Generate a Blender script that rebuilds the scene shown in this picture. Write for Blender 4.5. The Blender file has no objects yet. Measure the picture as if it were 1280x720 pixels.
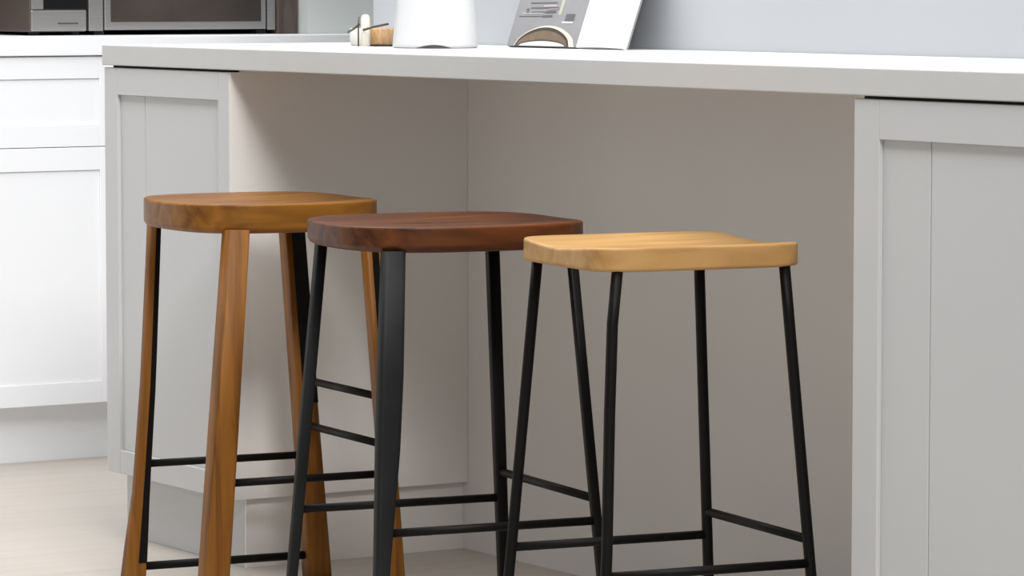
import bpy, bmesh, math
from mathutils import Vector, Matrix
C = bpy.context.scene.collection
PI = math.pi

# ------------------------------------------------------------------ materials
def srgb(r, g, b):
    f = lambda c: (c/255/12.92) if c/255 <= .04045 else ((c/255+.055)/1.055)**2.4
    return (f(r), f(g), f(b), 1)

def new_mat(name, rough=.5, metal=0.0, spec=.5):
    m = bpy.data.materials.new(name); m.use_nodes = True
    b = m.node_tree.nodes['Principled BSDF']
    b.inputs['Roughness'].default_value = rough
    b.inputs['Metallic'].default_value = metal
    b.inputs['Specular IOR Level'].default_value = spec
    return m, m.node_tree.nodes, m.node_tree.links, b

def paint(name, col, rough=.5, var=.03, scale=6, metal=0, bump=.02, spec=.5, stretch=(1, 1, 1)):
    m, N, L, b = new_mat(name, rough, metal, spec)
    tc = N.new('ShaderNodeTexCoord'); mp = N.new('ShaderNodeMapping')
    mp.inputs['Scale'].default_value = stretch
    nz = N.new('ShaderNodeTexNoise'); nz.inputs['Scale'].default_value = scale; nz.inputs['Detail'].default_value = 4
    L.new(tc.outputs['Object'], mp.inputs['Vector']); L.new(mp.outputs['Vector'], nz.inputs['Vector'])
    cr = N.new('ShaderNodeValToRGB')
    c = srgb(*col)
    cr.color_ramp.elements[0].position = .3; cr.color_ramp.elements[1].position = .7
    cr.color_ramp.elements[0].color = tuple(x*(1-var) for x in c[:3])+(1,)
    cr.color_ramp.elements[1].color = tuple(min(1, x*(1+var)) for x in c[:3])+(1,)
    L.new(nz.outputs['Fac'], cr.inputs['Fac']); L.new(cr.outputs['Color'], b.inputs['Base Color'])
    if bump:
        bp = N.new('ShaderNodeBump'); bp.inputs['Strength'].default_value = bump; bp.inputs['Distance'].default_value = .002
        L.new(nz.outputs['Fac'], bp.inputs['Height']); L.new(bp.outputs['Normal'], b.inputs['Normal'])
    return m

def wood(name, dark, mid, light, rough=.4, stretch=(12, 1.2, 12), spec=.5, coat=0.0, scale=3.0):
    m, N, L, b = new_mat(name, rough, 0, spec)
    tc = N.new('ShaderNodeTexCoord'); mp = N.new('ShaderNodeMapping')
    mp.inputs['Scale'].default_value = stretch
    L.new(tc.outputs['Object'], mp.inputs['Vector'])
    nz = N.new('ShaderNodeTexNoise'); nz.inputs['Scale'].default_value = scale
    nz.inputs['Detail'].default_value = 8; nz.inputs['Distortion'].default_value = .6
    L.new(mp.outputs['Vector'], nz.inputs['Vector'])
    cr = N.new('ShaderNodeValToRGB'); e = cr.color_ramp.elements
    e[0].position = .28; e[0].color = srgb(*dark); e[1].position = .75; e[1].color = srgb(*light)
    x = e.new(.5); x.color = srgb(*mid)
    L.new(nz.outputs['Fac'], cr.inputs['Fac']); L.new(cr.outputs['Color'], b.inputs['Base Color'])
    bp = N.new('ShaderNodeBump'); bp.inputs['Strength'].default_value = .12; bp.inputs['Distance'].default_value = .001
    L.new(nz.outputs['Fac'], bp.inputs['Height']); L.new(bp.outputs['Normal'], b.inputs['Normal'])
    b.inputs['Coat Weight'].default_value = coat; b.inputs['Coat Roughness'].default_value = .25
    return m

M = {}
M['cab_grey'] = paint('cabinet paint pale grey', (201, 202, 203), .45, .012, 3)
M['cab_white'] = paint('cabinet paint white', (240, 242, 245), .4, .01, 3)
M['quartz'] = paint('white quartz worktop', (203, 204, 204), .55, .012, 25, bump=0)
M['gap'] = paint('dark shadow gap rail', (60, 60, 57), .8, .05, 8)
M['taupe'] = paint('taupe panel paint', (238, 235, 231), .6, .015, 3)
M['wall'] = paint('cool grey wall paint', (180, 183, 187), .8, .012, 3)
M['wall_dim'] = paint('grey green wall paint', (200, 204, 202), .8, .015, 3)
M['steel'] = paint('brushed steel', (172, 170, 168), .36, .07, 5, metal=.85, stretch=(1, 1, 40))
M['steel_dark'] = paint('darkened steel', (100, 95, 92), .45, .06, 5, metal=.7)
M['black_glass'] = paint('black glass', (10, 11, 11), .12, .02, 5, bump=0)
M['oven_glass'] = paint('smoked oven glass', (82, 74, 70), .22, .3, 5, bump=0, metal=.5)
M['alcove'] = wood('dark stained alcove wood', (58, 47, 42), (78, 66, 60), (92, 80, 74), .6, (2, 14, 2))
M['brown_plastic'] = paint('dark brown plastic', (84, 72, 66), .5, .06, 6)
M['rubber'] = paint('black rubber', (22, 22, 22), .8, .05, 10)
M['oak_light'] = wood('light oak seat', (164, 122, 72), (184, 142, 88), (197, 157, 100), .42, (9, 1.0, 9), .28, 0, 4)
M['walnut'] = wood('dark reddish walnut seat', (50, 23, 8), (84, 44, 18), (110, 61, 26), .42, (9, 1.0, 9), .25, 0, 4)
M['oak_mid'] = wood('brown oak', (92, 54, 14), (126, 80, 24), (148, 98, 34), .42, (9, 1.0, 9), .28, 0, 4)
M['oak_leg'] = wood('brown oak leg', (86, 50, 14), (124, 78, 26), (144, 94, 36), .5, (14, 14, 1.0), .25, 0, 4)
M['iron'] = paint('black powder coated steel', (11, 9, 8), .5, .15, 30, metal=0, spec=.18, bump=.05)
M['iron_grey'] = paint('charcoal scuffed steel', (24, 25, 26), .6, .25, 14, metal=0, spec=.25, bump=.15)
M['ceramic'] = paint('white enamel', (212, 213, 214), .3, .01, 5, bump=0)
M['ceramic_off'] = paint('off white ceramic', (214, 212, 208), .45, .03, 10)
M['tan_wood'] = wood('tan turned wood', (150, 112, 74), (190, 152, 110), (206, 172, 132), .5, (8, 8, 2), .4, 0, 20)
M['bronze'] = paint('dark bronze metal', (92, 80, 66), .4, .1, 10, metal=.6)
M['ivory'] = paint('ivory', (236, 230, 216), .4, .02, 10)
M['page_white'] = paint('white paper', (246, 246, 246), .7, .008, 10, bump=0)
M['page_grey'] = paint('grey printed paper', (140, 139, 142), .55, .06, 20, bump=0)
M['ink'] = paint('dark ink', (92, 92, 94), .7, .05, 20, bump=0)
M['ink_pale'] = paint('pale ink', (206, 206, 202), .7, .03, 20, bump=0)
M['print_brown'] = paint('brown print', (112, 97, 80), .6, .12, 40, bump=0)
M['print_dark'] = paint('dark brown print', (62, 54, 48), .6, .12, 40, bump=0)
M['print_cream'] = paint('cream print', (214, 204, 190), .6, .04, 40, bump=0)
M['print_rose'] = paint('rose print', (176, 148, 152), .6, .05, 40, bump=0)
M['print_green'] = paint('green grey print', (172, 176, 158), .6, .05, 40, bump=0)

def floor_mat():
    m, N, L, b = new_mat('whitewashed oak boards', .5)
    tc = N.new('ShaderNodeTexCoord'); mp = N.new('ShaderNodeMapping')
    L.new(tc.outputs['Object'], mp.inputs['Vector'])
    br = N.new('ShaderNodeTexBrick'); br.inputs['Scale'].default_value = 1
    mp.inputs['Rotation'].default_value = (0, 0, PI/2)
    br.inputs['Brick Width'].default_value = 1.9; br.inputs['Row Height'].default_value = .19
    br.inputs['Mortar Size'].default_value = .0012; br.inputs['Mortar Smooth'].default_value = .6
    br.inputs['Color1'].default_value = srgb(190, 182, 173); br.inputs['Color2'].default_value = srgb(187, 179, 170)
    br.inputs['Mortar'].default_value = srgb(172, 163, 154)
    L.new(mp.outputs['Vector'], br.inputs['Vector'])
    m2 = N.new('ShaderNodeMapping'); m2.inputs['Scale'].default_value = (14, .9, 1)
    nz = N.new('ShaderNodeTexNoise'); nz.inputs['Scale'].default_value = 2.2; nz.inputs['Detail'].default_value = 7
    L.new(tc.outputs['Object'], m2.inputs['Vector']); L.new(m2.outputs['Vector'], nz.inputs['Vector'])
    cr = N.new('ShaderNodeValToRGB')
    cr.color_ramp.elements[0].position = .3; cr.color_ramp.elements[0].color = (.93, .92, .91, 1)
    cr.color_ramp.elements[1].position = .6; cr.color_ramp.elements[1].color = (1, 1, 1, 1)
    L.new(nz.outputs['Fac'], cr.inputs['Fac'])
    mx = N.new('ShaderNodeMix'); mx.data_type = 'RGBA'; mx.blend_type = 'MULTIPLY'; mx.inputs[0].default_value = 1
    L.new(br.outputs['Color'], mx.inputs[6]); L.new(cr.outputs['Color'], mx.inputs[7])
    L.new(mx.outputs[2], b.inputs['Base Color'])
    return m
M['floor'] = floor_mat()

# ------------------------------------------------------------------ mesh helpers
def add_box(bm, lo, hi, mi=0):
    x0, y0, z0 = lo; x1, y1, z1 = hi
    v = [bm.verts.new(p) for p in ((x0,y0,z0),(x1,y0,z0),(x1,y1,z0),(x0,y1,z0),(x0,y0,z1),(x1,y0,z1),(x1,y1,z1),(x0,y1,z1))]
    for f in ((3,2,1,0),(4,5,6,7),(0,1,5,4),(1,2,6,5),(2,3,7,6),(3,0,4,7)):
        fc = bm.faces.new([v[i] for i in f]); fc.material_index = mi
    return v

def rings(bm, rs, cap=True, mi=0):
    vs = [[bm.verts.new(p) for p in r] for r in rs]
    n = len(vs[0])
    for a, b in zip(vs, vs[1:]):
        for i in range(n):
            f = bm.faces.new((a[i], a[(i+1) % n], b[(i+1) % n], b[i])); f.material_index = mi
    if cap:
        bm.faces.new(list(reversed(vs[0]))).material_index = mi
        bm.faces.new(vs[-1]).material_index = mi
    return vs

def lathe(bm, prof, n=48, mi=0, cx=0, cy=0):
    rings(bm, [[(cx+r*math.cos(2*PI*i/n), cy+r*math.sin(2*PI*i/n), z) for i in range(n)] for r, z in prof], True, mi)

def obj(name, bm, mats, parent=None, loc=(0, 0, 0), rot=(0, 0, 0), bevel=0, smooth=False, seg=2):
    bmesh.ops.recalc_face_normals(bm, faces=bm.faces[:])
    me = bpy.data.meshes.new(name); bm.to_mesh(me); bm.free()
    if not isinstance(mats, (list, tuple)): mats = [mats]
    for m in mats: me.materials.append(m)
    o = bpy.data.objects.new(name, me); C.objects.link(o)
    o.parent = parent; o.location = loc; o.rotation_euler = rot
    if smooth:
        for p in me.polygons: p.use_smooth = True
    if bevel:
        md = o.modifiers.new('bevel', 'BEVEL'); md.width = bevel; md.segments = seg; md.limit_method = 'ANGLE'
        md.angle_limit = math.radians(40); md.harden_normals = False
    return o

def box_obj(name, lo, hi, mat, parent=None, bevel=0, **k):
    bm = bmesh.new(); add_box(bm, lo, hi); return obj(name, bm, mat, parent, bevel=bevel, **k)

def thing(name, label, cat, loc=(0, 0, 0), rotz=0, group=None):
    o = bpy.data.objects.new(name, None); C.objects.link(o); o.empty_display_size = .1
    o.location = loc; o.rotation_euler = (0, 0, rotz); o['label'] = label; o['category'] = cat
    if group: o['group'] = group
    return o

def tag(o, label, cat, group=None):
    o['label'] = label; o['category'] = cat
    if group: o['group'] = group
    return o

def struct(o, label=None):
    o['kind'] = 'structure'
    if label: o['label'] = label
    return o

# World frame: X runs along the breakfast counter's front edge (towards the camera side),
# Y goes away from the seating side, Z is up. Front left corner of the counter is at X=0, Y=0.
TOP = .96

# ------------------------------------------------------------------ the room
struct(box_obj('floor', (-2.2, -5.0, -.05), (8.5, 2.7, 0), M['floor']))
struct(box_obj('wall_back', (0.0, .602, 0), (4.6, .722, 2.7), M['wall']))
struct(box_obj('wall_left', (-1.84, -5.0, 0), (-1.72, 2.7, 2.7), M['wall_dim']))
struct(box_obj('wall_pier', (-1.718, 1.116, 0), (-1.2, 2.7, 2.7), M['wall_dim'])).name = 'wall_corner'

# ------------------------------------------------------------------ shaker front helper
def shaker(name, parent, axis, a0, a1, z0, z1, face, th, fr_side, fr_top, fr_bot, inset, mat, grooves=(), fr_r=None):
    fr_r = fr_r or fr_side
    """A framed front with a sunk centre panel. axis 'x': front faces -Y at Y=face; axis 'y': front faces +X at X=face."""
    bm = bmesh.new()
    def bx(p0, p1, q0, q1, d0, d1):
        if axis == 'x': add_box(bm, (p0, face+d0, q0), (p1, face+d1, q1))
        else: add_box(bm, (face-d1, p0, q0), (face-d0, p1, q1))
    bx(a0, a0+fr_side, z0, z1, 0, th); bx(a1-fr_r, a1, z0, z1, 0, th)
    bx(a0+fr_side, a1-fr_r, z1-fr_top, z1, 0, th); bx(a0+fr_side, a1-fr_r, z0, z0+fr_bot, 0, th)
    cuts = [a0+fr_side]+[g for g in grooves]+[a1-fr_r]
    for i in range(len(cuts)-1):
        bx(cuts[i]+(.0012 if i else 0), cuts[i+1]-(.0012 if i < len(cuts)-2 else 0), z0+fr_bot, z1-fr_top, inset, th)
    bx(a0+fr_side, a1-fr_r, z0+fr_bot, z1-fr_top, inset+.0022, th)
    return obj(name, bm, mat, parent, bevel=.0012)

# ------------------------------------------------------------------ breakfast counter
tag(box_obj('countertop', (-.002, -.004, TOP-.0392), (3.3, .600, TOP), M['quartz'], bevel=.0018),
    'long white stone breakfast counter running over the two grey end cabinets', 'countertop')

cab = thing('base_cabinet', 'pale grey panelled end cabinet under the left end of the white counter', 'cabinet', (0, 0, 0))
box_obj('carcass', (.004, .022, .134), (.509, .596, .9162), M['cab_grey'], cab)
shaker('framed_panel', cab, 'x', 0, .513, .130, .9162, 0, .021, .056, .052, .046, .007, M['cab_grey'], (.160,), .042)
box_obj('top_rail', (.012, .014, .9162), (.505, .590, .9210), M['gap'], cab)
box_obj('plinth', (.008, .038, 0), (.494, .508, .1295), M['cab_grey'], cab, bevel=.001)

cab = thing('base_cabinet', 'grey panelled end cabinet at the right edge, right of the pale oak stool', 'cabinet', (2.397, 0, 0))
box_obj('carcass', (.004, .022, .134), (.80, .596, .9162), M['cab_grey'], cab)
shaker('framed_panel', cab, 'x', 0, .804, .130, .9162, 0, .021, .058, .056, .048, .007, M['cab_grey'], (.166,))
box_obj('top_rail', (.005, .014, .9162), (.79, .590, .9210), M['gap'], cab)
box_obj('plinth', (.008, .040, 0), (.796, .590, .134), M['cab_grey'], cab, bevel=.001)

bm = bmesh.new(); add_box(bm, (.511, .509, .0), (2.400, .596, .9205)); add_box(bm, (.420, .5085, 0), (.5115, .596, .129))
tag(obj('back_panel', bm, M['taupe']), 'plain taupe panel closing the knee recess behind the three stools', 'panel')

bm = bmesh.new(); add_box(bm, (.510, .0235, .130), (.5165, .5085, .9205)); add_box(bm, (.5132, .0015, .130), (.5175, .036, .9162)); add_box(bm, (.4945, .0385, 0), (.5005, .508, .1295))
tag(obj('side_panel', bm, M['taupe']),
    'taupe panel lining the left side of the knee recess beside the brown stool', 'panel')

# ------------------------------------------------------------------ white cabinet run on the left
FX = -1.10
bm = bmesh.new(); P = [(-1.715, -1.25), (FX+.008, -1.25), (FX+.008, 2.2), (-1.198, 2.2), (-1.198, 1.112), (-1.715, 1.112)]
rings(bm, [[(x, y, z) for x, y in P] for z in (TOP-.043, TOP)])
tag(obj('countertop', bm, M['cab_white'], bevel=.002),
    'white counter along the left wall carrying the steel appliances', 'countertop')
def run_unit(n0, n1, label):
    r = thing('base_cabinet', label, 'cabinet', (FX, n0, 0), 0, None)
    w = n1-n0
    box_obj('carcass', (-.60, 0, .134), (-.021, w, .916), M['cab_white'], r)
    shaker('drawer_front', r, 'y', .002, w-.002, .7125, .9150, 0, .020, .058, .050, .050, .004, M['cab_white'])
    shaker('door', r, 'y', .002, w-.002, .132, .7110, 0, .020, .058, .052, .050, .004, M['cab_white'])
    box_obj('plinth', (-.60, 0, 0), (-.062, w, .134), M['cab_white'], r)
    return r
run_unit(-1.24, -.322, 'white base cabinet beyond the left edge, next along from the appliances')
run_unit(-.320, .584, 'white base cabinet with drawer over door at the far left, under the steel coffee machine')
run_unit(.586, 1.110, 'white base cabinet standing behind the left end of the grey breakfast counter')

# dark alcove standing on the white counter
al = thing('alcove_cabinet', 'dark wooden alcove framing the steel appliances on the left counter', 'cabinet', (-1.70, 0, TOP))
box_obj('back_panel', (0, -.35, 0), (.02, 1.058, .85), M['alcove'], al)
box_obj('side_panel', (0, 1.058, 0), (.46, 1.110, .85), M['alcove'], al, bevel=.002)
box_obj('side_panel', (0, -.40, 0), (.46, -.35, .85), M['alcove'], al, bevel=.002)
box_obj('top_panel', (0, -.40, .85), (.46, 1.110, .89), M['alcove'], al, bevel=.002)

# coffee machine
AX = -1.25
cm = thing('coffee_machine', 'narrow steel coffee machine with black display at the far left', 'coffee machine', (AX, .425, TOP))
H = .36; w = .142
box_obj('body', (-.34, 0, .008), (-.004, w, H), M['brown_plastic'], cm, bevel=.004)
box_obj('front_panel', (-.004, .002, .010), (.002, w-.002, .058), M['steel'], cm, bevel=.002)
box_obj('display', (-.004, .034, .060), (.0015, w, .20), M['black_glass'], cm, bevel=.001)
bm = bmesh.new(); add_box(bm, (-.004, .002, .060), (.003, .032, .20)); add_box(bm, (-.004, .002, .203), (.003, w-.002, H-.01))
obj('display_frame', bm, M['steel'], cm, bevel=.001)
box_obj('drip_slot', (.001, .068, .026), (.0045, .118, .029), M['steel_dark'], cm)
for a in (.012, w-.03):
    for b in (-.32, -.04): box_obj('foot', (b, a, 0), (b+.025, a+.018, .009), M['rubber'], cm)
# steel oven
ov = thing('countertop_oven', 'wide steel countertop oven with smoked glass door beside coffee machine', 'oven', (AX, .570, TOP))
w = .486
box_obj('body', (-.40, 0, .010), (-.012, w, .34), M['steel_dark'], ov, bevel=.004)
bm = bmesh.new()
add_box(bm, (-.012, .0, .010), (.004, .036, .34))
add_box(bm, (-.012, w-.022, .010), (.002, w, .34))
add_box(bm, (-.012, .036, .315), (.002, w-.022, .34))
obj('fascia', bm, M['steel'], ov, bevel=.001)
dr = box_obj('door', (-.012, .040, .012), (.003, w-.026, .312), M['steel'], ov, bevel=.002)
box_obj('door_glass', (.0025, .056, .030), (.0050, w-.040, .285), M['oven_glass'], dr)
bm = bmesh.new()
rings(bm, [[(.035+.007*math.cos(a*PI/6), y, .298+.007*math.sin(a*PI/6)) for a in range(12)] for y in (.07, w-.055)])
for y in (.085, w-.075): add_box(bm, (.002, y, .293), (.034, y+.008, .303))
obj('door_handle', bm, M['steel'], dr, smooth=False)
for a in (.02, w-.045):
    for b in (-.38, -.04): box_obj('foot', (b, a, 0), (b+.03, a+.025, .011), M['rubber'], ov)

# ------------------------------------------------------------------ things on the breakfast counter
# white jug
jx, jy = .672, .345
jug = thing('jug', 'tall white tapered enamel jug in the middle of the counter top', 'jug', (jx, jy, TOP))
bm = bmesh.new()
R = .0785
lathe(bm, [(R-.004, 0), (R, .003), (R, .008), (R-.003, .05), (R-.0085, .12), (R-.016, .20), (R-.022, .225), (R-.026, .236)], 64)
obj('body', bm, M['ceramic'], jug, smooth=True, bevel=0)
bm = bmesh.new(); lathe(bm, [(R-.028, .236), (R-.029, .242), (R-.045, .250), (.012, .254), (.009, .262), (.016, .270), (.016, .280), (.006, .286)], 48)
obj('lid', bm, M['ceramic'], jug, smooth=True)
bm = bmesh.new()   # dark arched notch in the foot, set on the camera side
ang0 = math.radians(-33)
pts_o, pts_i = [], []
def onr(a, z, rr): return (rr*math.cos(a), rr*math.sin(a), z)
n = 16
bot = [bm.verts.new(onr(ang0-.42+.84*i/n, .0003, R+.0012)) for i in range(n+1)]
topv = [bm.verts.new(onr(ang0-.42+.84*i/n, .0006+.0062*math.sin(PI*i/n), R+.0006)) for i in range(n+1)]
for i in range(n): bm.faces.new((bot[i], bot[i+1], topv[i+1], topv[i]))
bi = [bm.verts.new(onr(ang0-.42+.84*i/n, .0003, R-.004)) for i in range(n+1)]
for i in range(n): bm.faces.new((bi[i], bi[i+1], bot[i+1], bot[i]))
obj('foot_notch', bm, M['print_dark'], jug)
bm = bmesh.new()
path = [(-(R-.012), .19), (-(R+.02), .20), (-(R+.045), .175), (-(R+.045), .125), (-(R+.015), .085), (-(R-.006), .075)]
def tube_pts(bm, P, r, n=12, mi=0, flat=1.0):
    P = [Vector(p) for p in P]; rs = []
    up = Vector((0, 0, 1))
    prev = None
    for i, p in enumerate(P):
        d = (P[min(i+1, len(P)-1)]-P[max(i-1, 0)]).normalized()
        if prev is None:
            a = d.cross(up) if abs(d.dot(up)) < .95 else d.cross(Vector((1, 0, 0)))
        else:
            a = prev-d*prev.dot(d)
        a.normalize(); prev = a; b = d.cross(a)
        rr = r[i] if isinstance(r, (list, tuple)) else r
        rs.append([p+a*rr*math.cos(2*PI*k/n)*flat+b*rr*math.sin(2*PI*k/n) for k in range(n)])
    rings(bm, rs, True, mi)
pa = math.radians(150)
tube_pts(bm, [(-x*math.cos(pa), -x*math.sin(pa), z) for x, z in path], .007)
obj('handle', bm, M['ceramic'], jug, smooth=True)

# condiment caddy: post with two arms, pots either side
cx, cy = .393, .372
rot = 0
cad = thing('condiment_caddy', 'small bronze caddy with ivory post between the two little pots', 'caddy', (.462, .318, TOP))
bm = bmesh.new(); lathe(bm, [(.0085, .0), (.0085, .052), (.0065, .058), (.003, .060)], 20)
obj('post', bm, M['ivory'], cad, smooth=True)
bm = bmesh.new(); tube_pts(bm, [(-.062, -.002, .026), (-.03, -.006, .034), (-.008, -.009, .041)], .0022)
tube_pts(bm, [(.008, -.009, .031), (.04, -.006, .037), (.085, -.001, .043)], .0022)
obj('arms', bm, M['bronze'], cad, smooth=True)
bm = bmesh.new(); tube_pts(bm, [(-.0095, -.010, .0), (-.0095, -.010, .040), (-.0085, -.009, .056)], .0015)
obj('rod', bm, M['bronze'], cad, smooth=True)
pot = thing('condiment_pot', 'tiny off-white ceramic pot left of the ivory post', 'pot', (cx-.030, cy, TOP))
bm = bmesh.new(); lathe(bm, [(.023, 0), (.026, .002), (.0275, .012), (.0275, .031), (.026, .033), (.0235, .032), (.022, .012), (.002, .010)], 32)
obj('body', bm, M['ceramic_off'], pot, smooth=True)
pot = thing('condiment_pot', 'tiny tan wooden pot between ivory post and tall white jug', 'pot', (cx+.058, cy-.01, TOP))
bm = bmesh.new(); lathe(bm, [(.026, .003), (.029, .006), (.030, .014), (.029, .032), (.0275, .034), (.025, .033), (.022, .012), (.002, .010)], 32)
obj('body', bm, M['tan_wood'], pot, smooth=True)
bm = bmesh.new(); lathe(bm, [(.025, 0), (.0265, .001), (.0265, .004), (.023, .0045)], 32)
obj('foot', bm, M['print_dark'], pot, smooth=True)

# open cookbook leaning on the back wall
BX, BY = .667, .502
LW, RW, BH = .236, .149, .27
lean = math.radians(-19.5)
book = thing('cookbook', 'open cookbook with grey printed left page leaning against the back wall', 'book', (BX, BY, TOP+.0022))
tilt = (lean, 0, 0)
bm = bmesh.new(); add_box(bm, (-.002, .010, 0), (LW+RW+.002, .0125, BH+.003))
obj('cover', bm, M['page_grey'], book, rot=tilt)
def page(name, x0, x1, mat_list, curve, deco=None):
    bm = bmesh.new(); n = 16
    prof = []
    for i in range(n+1):
        s = i/n; prof.append((x0+(x1-x0)*s, -curve*math.sin(PI*s)**.8 if 0 < i < n else 0.0))
    rs = []
    front0 = [bm.verts.new((x, y, .001)) for x, y in prof]; front1 = [bm.verts.new((x, y, BH)) for x, y in prof]
    back0 = [bm.verts.new((x, .0098, .001)) for x, y in prof]; back1 = [bm.verts.new((x, .0098, BH)) for x, y in prof]
    for i in range(n):
        bm.faces.new((front0[i], front0[i+1], front1[i+1], front1[i]))
        bm.faces.new((back0[i+1], back0[i], back1[i], back1[i+1]))
        bm.faces.new((front1[i], front1[i+1], back1[i+1], back1[i]))
        bm.faces.new((back0[i], back0[i+1], front0[i+1], front0[i]))
    bm.faces.new((front0[0], front1[0], back1[0], back0[0])); bm.faces.new((front0[n], back0[n], back1[n], front1[n]))
    if deco: deco(bm)
    return obj(name, bm, mat_list, book, rot=tilt)
def deco(bm):
    # image coordinates of the printed page: a = 0..1 across, b = metres up the page
    def poly(P, mi, lift):
        f = bm.faces.new([bm.verts.new((LW*a, -lift, b)) for a, b in P]); f.material_index = mi
    def band(outer, inner, mi, lift):
        vo = [bm.verts.new((LW*a, -lift, b)) for a, b in outer]; vi = [bm.verts.new((LW*a, -lift, b)) for a, b in inner]
        for i in range(len(vo)-1):
            f = bm.faces.new((vo[i], vo[i+1], vi[i+1], vi[i])); f.material_index = mi
    def arch(a0, a1, b0, h, p=.55, n=22):
        return [(a0+(a1-a0)*(i/n), b0+h*math.sin(PI*i/n)**p) for i in range(n+1)]
    poly(arch(.10, .97, .001, .040)+[], 6, .0006)                 # cream outer rim
    poly(arch(.115, .90, .001, .0365), 5, .0009)                  # dark line
    poly(arch(.14, .875, .001, .0300), 4, .0012)                  # brown dish
    poly(arch(.15, .87, .001, .0125), 5, .0015)
    poly(arch(.18, .85, .0012, .0095), 7, .0018)                  # pale plate
    def line(a0, a1, b, t, mi, lift=.0006): poly([(a0, b), (a1, b+.001), (a1, b+t+.001), (a0, b+t)], mi, lift)
    line(.06, .52, .0575, .0016, 2); line(.40, .54, .0570, .0034, 2, .0009)
    line(.22, .58, .0655, .0022, 2); line(.44, .56, .0650, .0040, 2, .0009); line(.10, .40, .0635, .0010, 3, .0009)
    line(.20, .60, .0735, .0024, 2); line(.38, .56, .0780, .0016, 3); line(.18, .56, .0835, .0020, 2)
    for k in range(9): line(.16, .58, .094+k*.011, .0022, 2)
    line(.46, .60, .0720, .0016, 8, .0011)
    poly([(.62, .062), (.66, .062), (.70, .27), (.62, .27)], 9, .0004)
    for a, b in ((.14, .070), (.15, .0645)): line(a, a+.04, b, .0028, 2, .0009)
    poly([(.70, .046), (.86, .046), (.86, .0495), (.70, .0495)], 3, .0006)
    poly([(.735, .0505), (.86, .0505), (.86, .0640), (.735, .0640)], 2, .0006)
page('printed_page', 0, LW, [M['page_grey'], M['page_grey'], M['ink'], M['ink_pale'], M['print_brown'], M['print_dark'],
     M['print_cream'], M['ceramic_off'], M['print_rose'], M['print_green']], .0, deco)
page('blank_page', LW+.0005, LW+RW, M['page_white'], .006)

# ------------------------------------------------------------------ the three stools
def superell(a, b, p, n=96):
    out = []
    for i in range(n):
        t = 2*PI*i/n; c, s = math.cos(t), math.sin(t)
        out.append((a*abs(c)**(2/p)*(1 if c >= 0 else -1), b*abs(s)**(2/p)*(1 if s >= 0 else -1)))
    return out

def seat_mesh(a, b, p, z0, z1, dip, rnd, under, dish=.006):
    """Saddle seat: top dips along the middle (x=0), soft upper and lower edges."""
    base = superell(a, b, p); bm = bmesh.new()
    def sad(x): return -dip*(0.5+0.5*math.cos(PI*min(1, abs(x)/(a*.95))))
    def ring(k, z, saddle):
        out = []
        for x, y in base:
            X, Y = x*k, y*k
            out.append((X, Y, z+(sad(X) if saddle else 0)))
        return out
    def off(d): return 1-d/a
    R = [ring(off(under*1.8), z0, 0), ring(off(under), z0+.001, 0), ring(off(under*.35), z0+under*.45, 0), ring(1, z0+under*1.1, 0)]
    R += [ring(1, z0+under*1.1+.002, 0), ring(1, z1-rnd-.002, 1), ring(1, z1-rnd, 1), ring(off(rnd*.3), z1-rnd*.3, 1), ring(off(rnd), z1, 1)]
    for k in (.9, .8, .68, .55, .4, .25, .1): R.append(ring(k, z1-dish*(1-k**2), 1))
    rings(bm, R, True)
    return bm

def leg_loft(bm, pts, p=5, n=24):
    """pts: (x, y, z, half width x, half width y)"""
    rs = []
    for x, y, z, hx, hy in pts:
        rs.append([(x+u, y+v, z) for u, v in superell(hx, hy, p, n)])
    rings(bm, rs, True)

def lerp_leg(at, bt, af, bf, zt, z):
    s = z/zt; return (af+(at-af)*s, bf+(bt-bf)*s)

EYE = (6.7301, -3.2823, 1.077)
K = .97
def zk(z): return EYE[2]-(EYE[2]-z)*K

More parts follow.
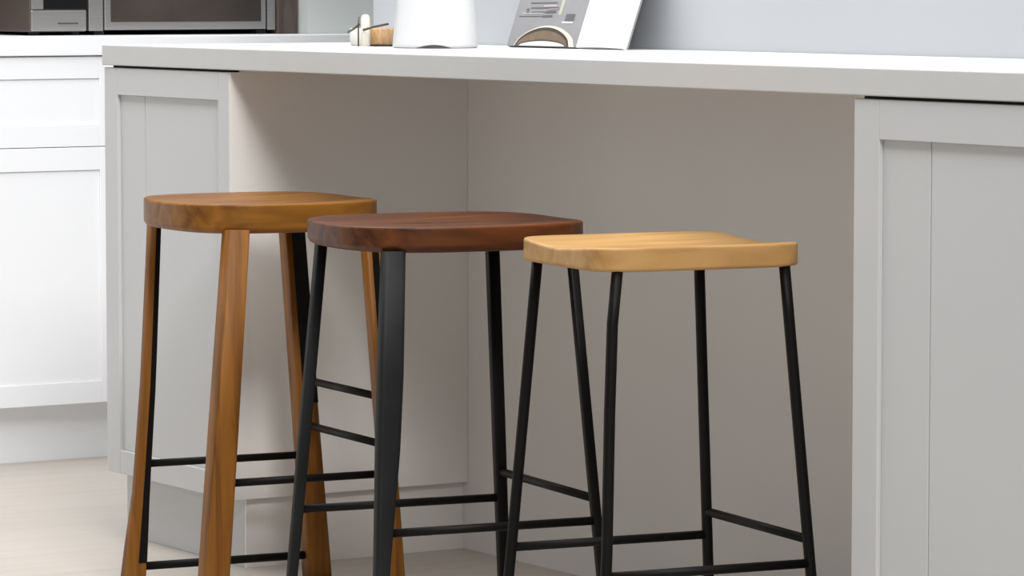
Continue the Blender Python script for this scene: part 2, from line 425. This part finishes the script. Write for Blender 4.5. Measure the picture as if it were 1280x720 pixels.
def stool(name, label, loc, rotz, seat_par, at, bt, af, bf, zt, legdef, rungs_def, seat_mat, leg_mat, rung_mat, p=5, shade_strips=None, sy=0):
    loc = (EYE[0]+(loc[0]-EYE[0])*K, EYE[1]+(loc[1]-EYE[1])*K, 0)
    r = thing(name, label, 'stool', loc, rotz, 'bar stools at the breakfast counter')
    a, b, pw, z0, z1, dip, rnd, under = seat_par
    a *= K; b *= K; z0 = zk(z0); z1 = zk(z1)
    obj('seat', seat_mesh(a, b, pw, z0, z1, dip, rnd, under), seat_mat, r, loc=(0, sy, 0), smooth=True)
    pos = {'A': (-1, -1), 'B': (1, -1), 'C': (-1, 1), 'D': (1, 1)}
    cent = {}
    for k, (i, j) in pos.items():
        pts = []
        off, secs = legdef[k]
        for z, hx, hy, ox, oy in secs:
            x, y = lerp_leg(at*i, bt*j, af*i, bf*j, zt, z)
            pts.append(((x+off[0]+ox)*K, (y+off[1]+oy)*K, zk(z), hx*K, hy*K))
        q0, q1 = pts[0], pts[1]; e = q0[2]/(q1[2]-q0[2])
        pts.insert(0, tuple(q0[m]-(q1[m]-q0[m])*e for m in range(2))+(0.0,)+tuple(q0[m]-(q1[m]-q0[m])*e*.5 for m in (3, 4)))
        bm = bmesh.new(); leg_loft(bm, pts, p)
        last = obj('leg', bm, leg_mat[k] if isinstance(leg_mat, dict) else leg_mat, r, smooth=True, bevel=0)
        cent[k] = pts
        if shade_strips and k in shade_strips:  # thin black strip painting the shaded side of the leg
            c0, hw, zlo = shade_strips[k]; st = []
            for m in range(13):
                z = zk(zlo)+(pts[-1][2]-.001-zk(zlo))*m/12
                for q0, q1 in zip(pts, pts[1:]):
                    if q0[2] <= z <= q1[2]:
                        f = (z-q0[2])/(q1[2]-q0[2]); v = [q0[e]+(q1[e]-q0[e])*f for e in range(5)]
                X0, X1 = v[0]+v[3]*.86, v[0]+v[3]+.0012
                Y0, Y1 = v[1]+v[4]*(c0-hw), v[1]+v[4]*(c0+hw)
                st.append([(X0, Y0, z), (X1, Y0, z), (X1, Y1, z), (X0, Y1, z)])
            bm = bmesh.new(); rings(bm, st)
            g = obj('shade_strip', bm, M['iron'], last); g['label'] = 'dark strip painted as shade down the side of the wooden leg'
    def at_z(k, z):
        P = cent[k]
        for q0, q1 in zip(P, P[1:]):
            if min(q0[2], q1[2]) <= z <= max(q0[2], q1[2]):
                s = (z-q0[2])/(q1[2]-q0[2]); return Vector((q0[0]+(q1[0]-q0[0])*s, q0[1]+(q1[1]-q0[1])*s, z))
    for k0, k1, za, zb, rr in rungs_def:
        za, zb = zk(za), zk(zb)
        bm = bmesh.new(); tube_pts(bm, [at_z(k0, za), at_z(k1, zb)], rr, 16)
        obj('stretcher', bm, rung_mat, r, smooth=True)
    return r

def secs(lst): return [(z, hx, hy, ox, oy) for z, hx, hy, ox, oy in lst]
def straight(zt, h0, h1=None, w0=None, w1=None):
    h1 = h1 or h0; w0 = w0 or h0; w1 = w1 or h1
    return [(0, h1, w1, 0, 0), (zt, h0, w0, 0, 0)]

# 1: brown oak stool, wide tapering timber legs flaring at the foot
zt = .650
L1 = {
 'A': ((-.006, -.004), [(0, .014, .021, 0, -.004), (.05, .013, .019, 0, -.003), (.15, .0095, .0145, 0, 0), (.35, .010, .0125, 0, 0), (zt, .010, .0105, -.004, -.006)]),
 'B': ((0, .0), [(0, .021, .024, 0, 0), (.30, .021, .0225, 0, 0), (zt, .021, .0195, 0, 0)]),
 'C': ((0, .0), [(0, .021, .023, 0, 0), (.30, .020, .021, 0, 0), (zt, .020, .0195, 0, 0)]),
 'D': ((0, .0), [(0, .014, .015, 0, 0), (.30, .0145, .015, 0, 0), (zt, .0155, .016, 0, 0)]),
}
stool('stool', 'brown oak stool with thick wooden legs, farthest left of the three',
      (.649, -.001, 0), math.radians(-5.48), (.196, .191, 3.1, .642, .694, .0025, .003, .009),
      .178, .128, .178, .177, zt, L1,
      [('A', 'C', .201, .201, .0068), ('B', 'D', .206, .206, .0068), ('C', 'D', .343, .343, .0068), ('C', 'D', .257, .257, .0068),
       ('A', 'C', .012, .012, .0075)],
      M['oak_mid'], M['oak_leg'], M['iron'], sy=-.008, p=8, shade_strips={'A': (.55, .4, .02), 'C': (.25, .68, .30), 'D': (.0, .4, .30)})

# 2: walnut seat on charcoal steel legs
zt = .655
L2 = {
 'A': ((.0, .0), [(0, .008, .008, 0, 0), (.30, .009, .0095, 0, 0), (zt, .0085, .0095, 0, 0)]),
 'B': ((.0, .0), [(0, .010, .011, 0, -.004), (.16, .011, .0125, 0, -.003), (.34, .013, .019, 0, 0), (.46, .013, .0205, 0, 0), (zt, .013, .0185, 0, -.002)]),
 'C': ((.0, .0), [(0, .009, .0095, 0, 0), (.30, .0095, .0105, 0, 0), (zt, .0095, .011, 0, 0)]),
 'D': ((.0, .0), [(0, .0075, .0075, 0, 0), (.30, .0075, .008, 0, 0), (zt, .0075, .008, 0, 0)]),
}
stool('stool', 'dark walnut seat stool on charcoal metal legs, the middle one',
      (1.347, -.042, 0), math.radians(-8.0), (.194, .211, 3.1, .651, .693, .0025, .003, .010),
      .159, .1545, .207, .200, zt, L2,
      [('A', 'C', .200, .200, .0068), ('B', 'D', .209, .209, .0068), ('C', 'D', .245, .245, .0068)],
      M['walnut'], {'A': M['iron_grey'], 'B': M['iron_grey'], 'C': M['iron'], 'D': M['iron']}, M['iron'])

# 3: pale oak seat on thin black rods
def rod(bow=(0, 0)):
    return [(0, .0081, .0081, 0, 0), (.25, .0081, .0081, 0, 0), (.45, .0081, .0081, bow[0], bow[1]), (.58, .0081, .0081, bow[0]*1.2, bow[1]*1.2), (.657, .0081, .0081, 0, 0)]
L3 = {'A': ((0, 0), rod()), 'B': ((0, 0), rod((0, -.004))), 'C': ((0, 0), rod()), 'D': ((0, 0), rod())}
stool('stool', 'pale oak square seat stool on thin black rods, nearest and rightmost',
      (1.937, -.018, 0), math.radians(-8.0), (.158, .174, 7.0, .656, .692, .008, .003, .004),
      .1415, .1385, .183, .184, .657, L3,
      [('A', 'C', .210, .210, .0068), ('B', 'D', .211, .211, .0068), ('C', 'D', .247, .247, .0068)],
      M['oak_light'], M['iron'], M['iron'], p=2.4)

# ------------------------------------------------------------------ light
def area(name, loc, target, sx, sy, power, col=(1, 1, 1)):
    l = bpy.data.lights.new(name, 'AREA'); l.shape = 'RECTANGLE'; l.size = sx; l.size_y = sy; l.energy = power; l.color = col
    o = bpy.data.objects.new(name, l); C.objects.link(o); o.location = loc
    o.rotation_euler = (Vector(target)-Vector(loc)).to_track_quat('-Z', 'Y').to_euler()
    return o
area('added_fill_light', (12.5, -3.6, 9.0), (-.6, .2, .5), 4.0, 3.0, 900, (1, .995, .985))  # off-frame area light added to brighten the fronts; no window stands there
area('ceiling_light', (1.0, -.40, 3.3), (1.0, -.40, 0), 5.2, 2.0, 165, (1, .99, .98))

w = bpy.data.worlds.new('room daylight'); bpy.context.scene.world = w; w.use_nodes = True
bg = w.node_tree.nodes['Background']; bg.inputs['Color'].default_value = (.93, .96, 1, 1); bg.inputs['Strength'].default_value = .30

# ------------------------------------------------------------------ camera
cd = bpy.data.cameras.new('camera'); cam = bpy.data.objects.new('camera', cd); C.objects.link(cam)
cd.sensor_width = 36; cd.lens = 36*4800/1280; cd.clip_end = 100
cam.location = (6.7301, -3.2823, 1.077)
al_ = math.atan(380/4800)
d = Vector((-.84756*math.cos(al_), .53069*math.cos(al_), -math.sin(al_)))
cam.rotation_euler = d.to_track_quat('-Z', 'Y').to_euler()
bpy.context.scene.camera = cam

vs = bpy.context.scene.view_settings
vs.view_transform = 'Standard'; vs.look = 'None'; vs.gamma = 1; vs.exposure = .06; vs.use_curve_mapping = False
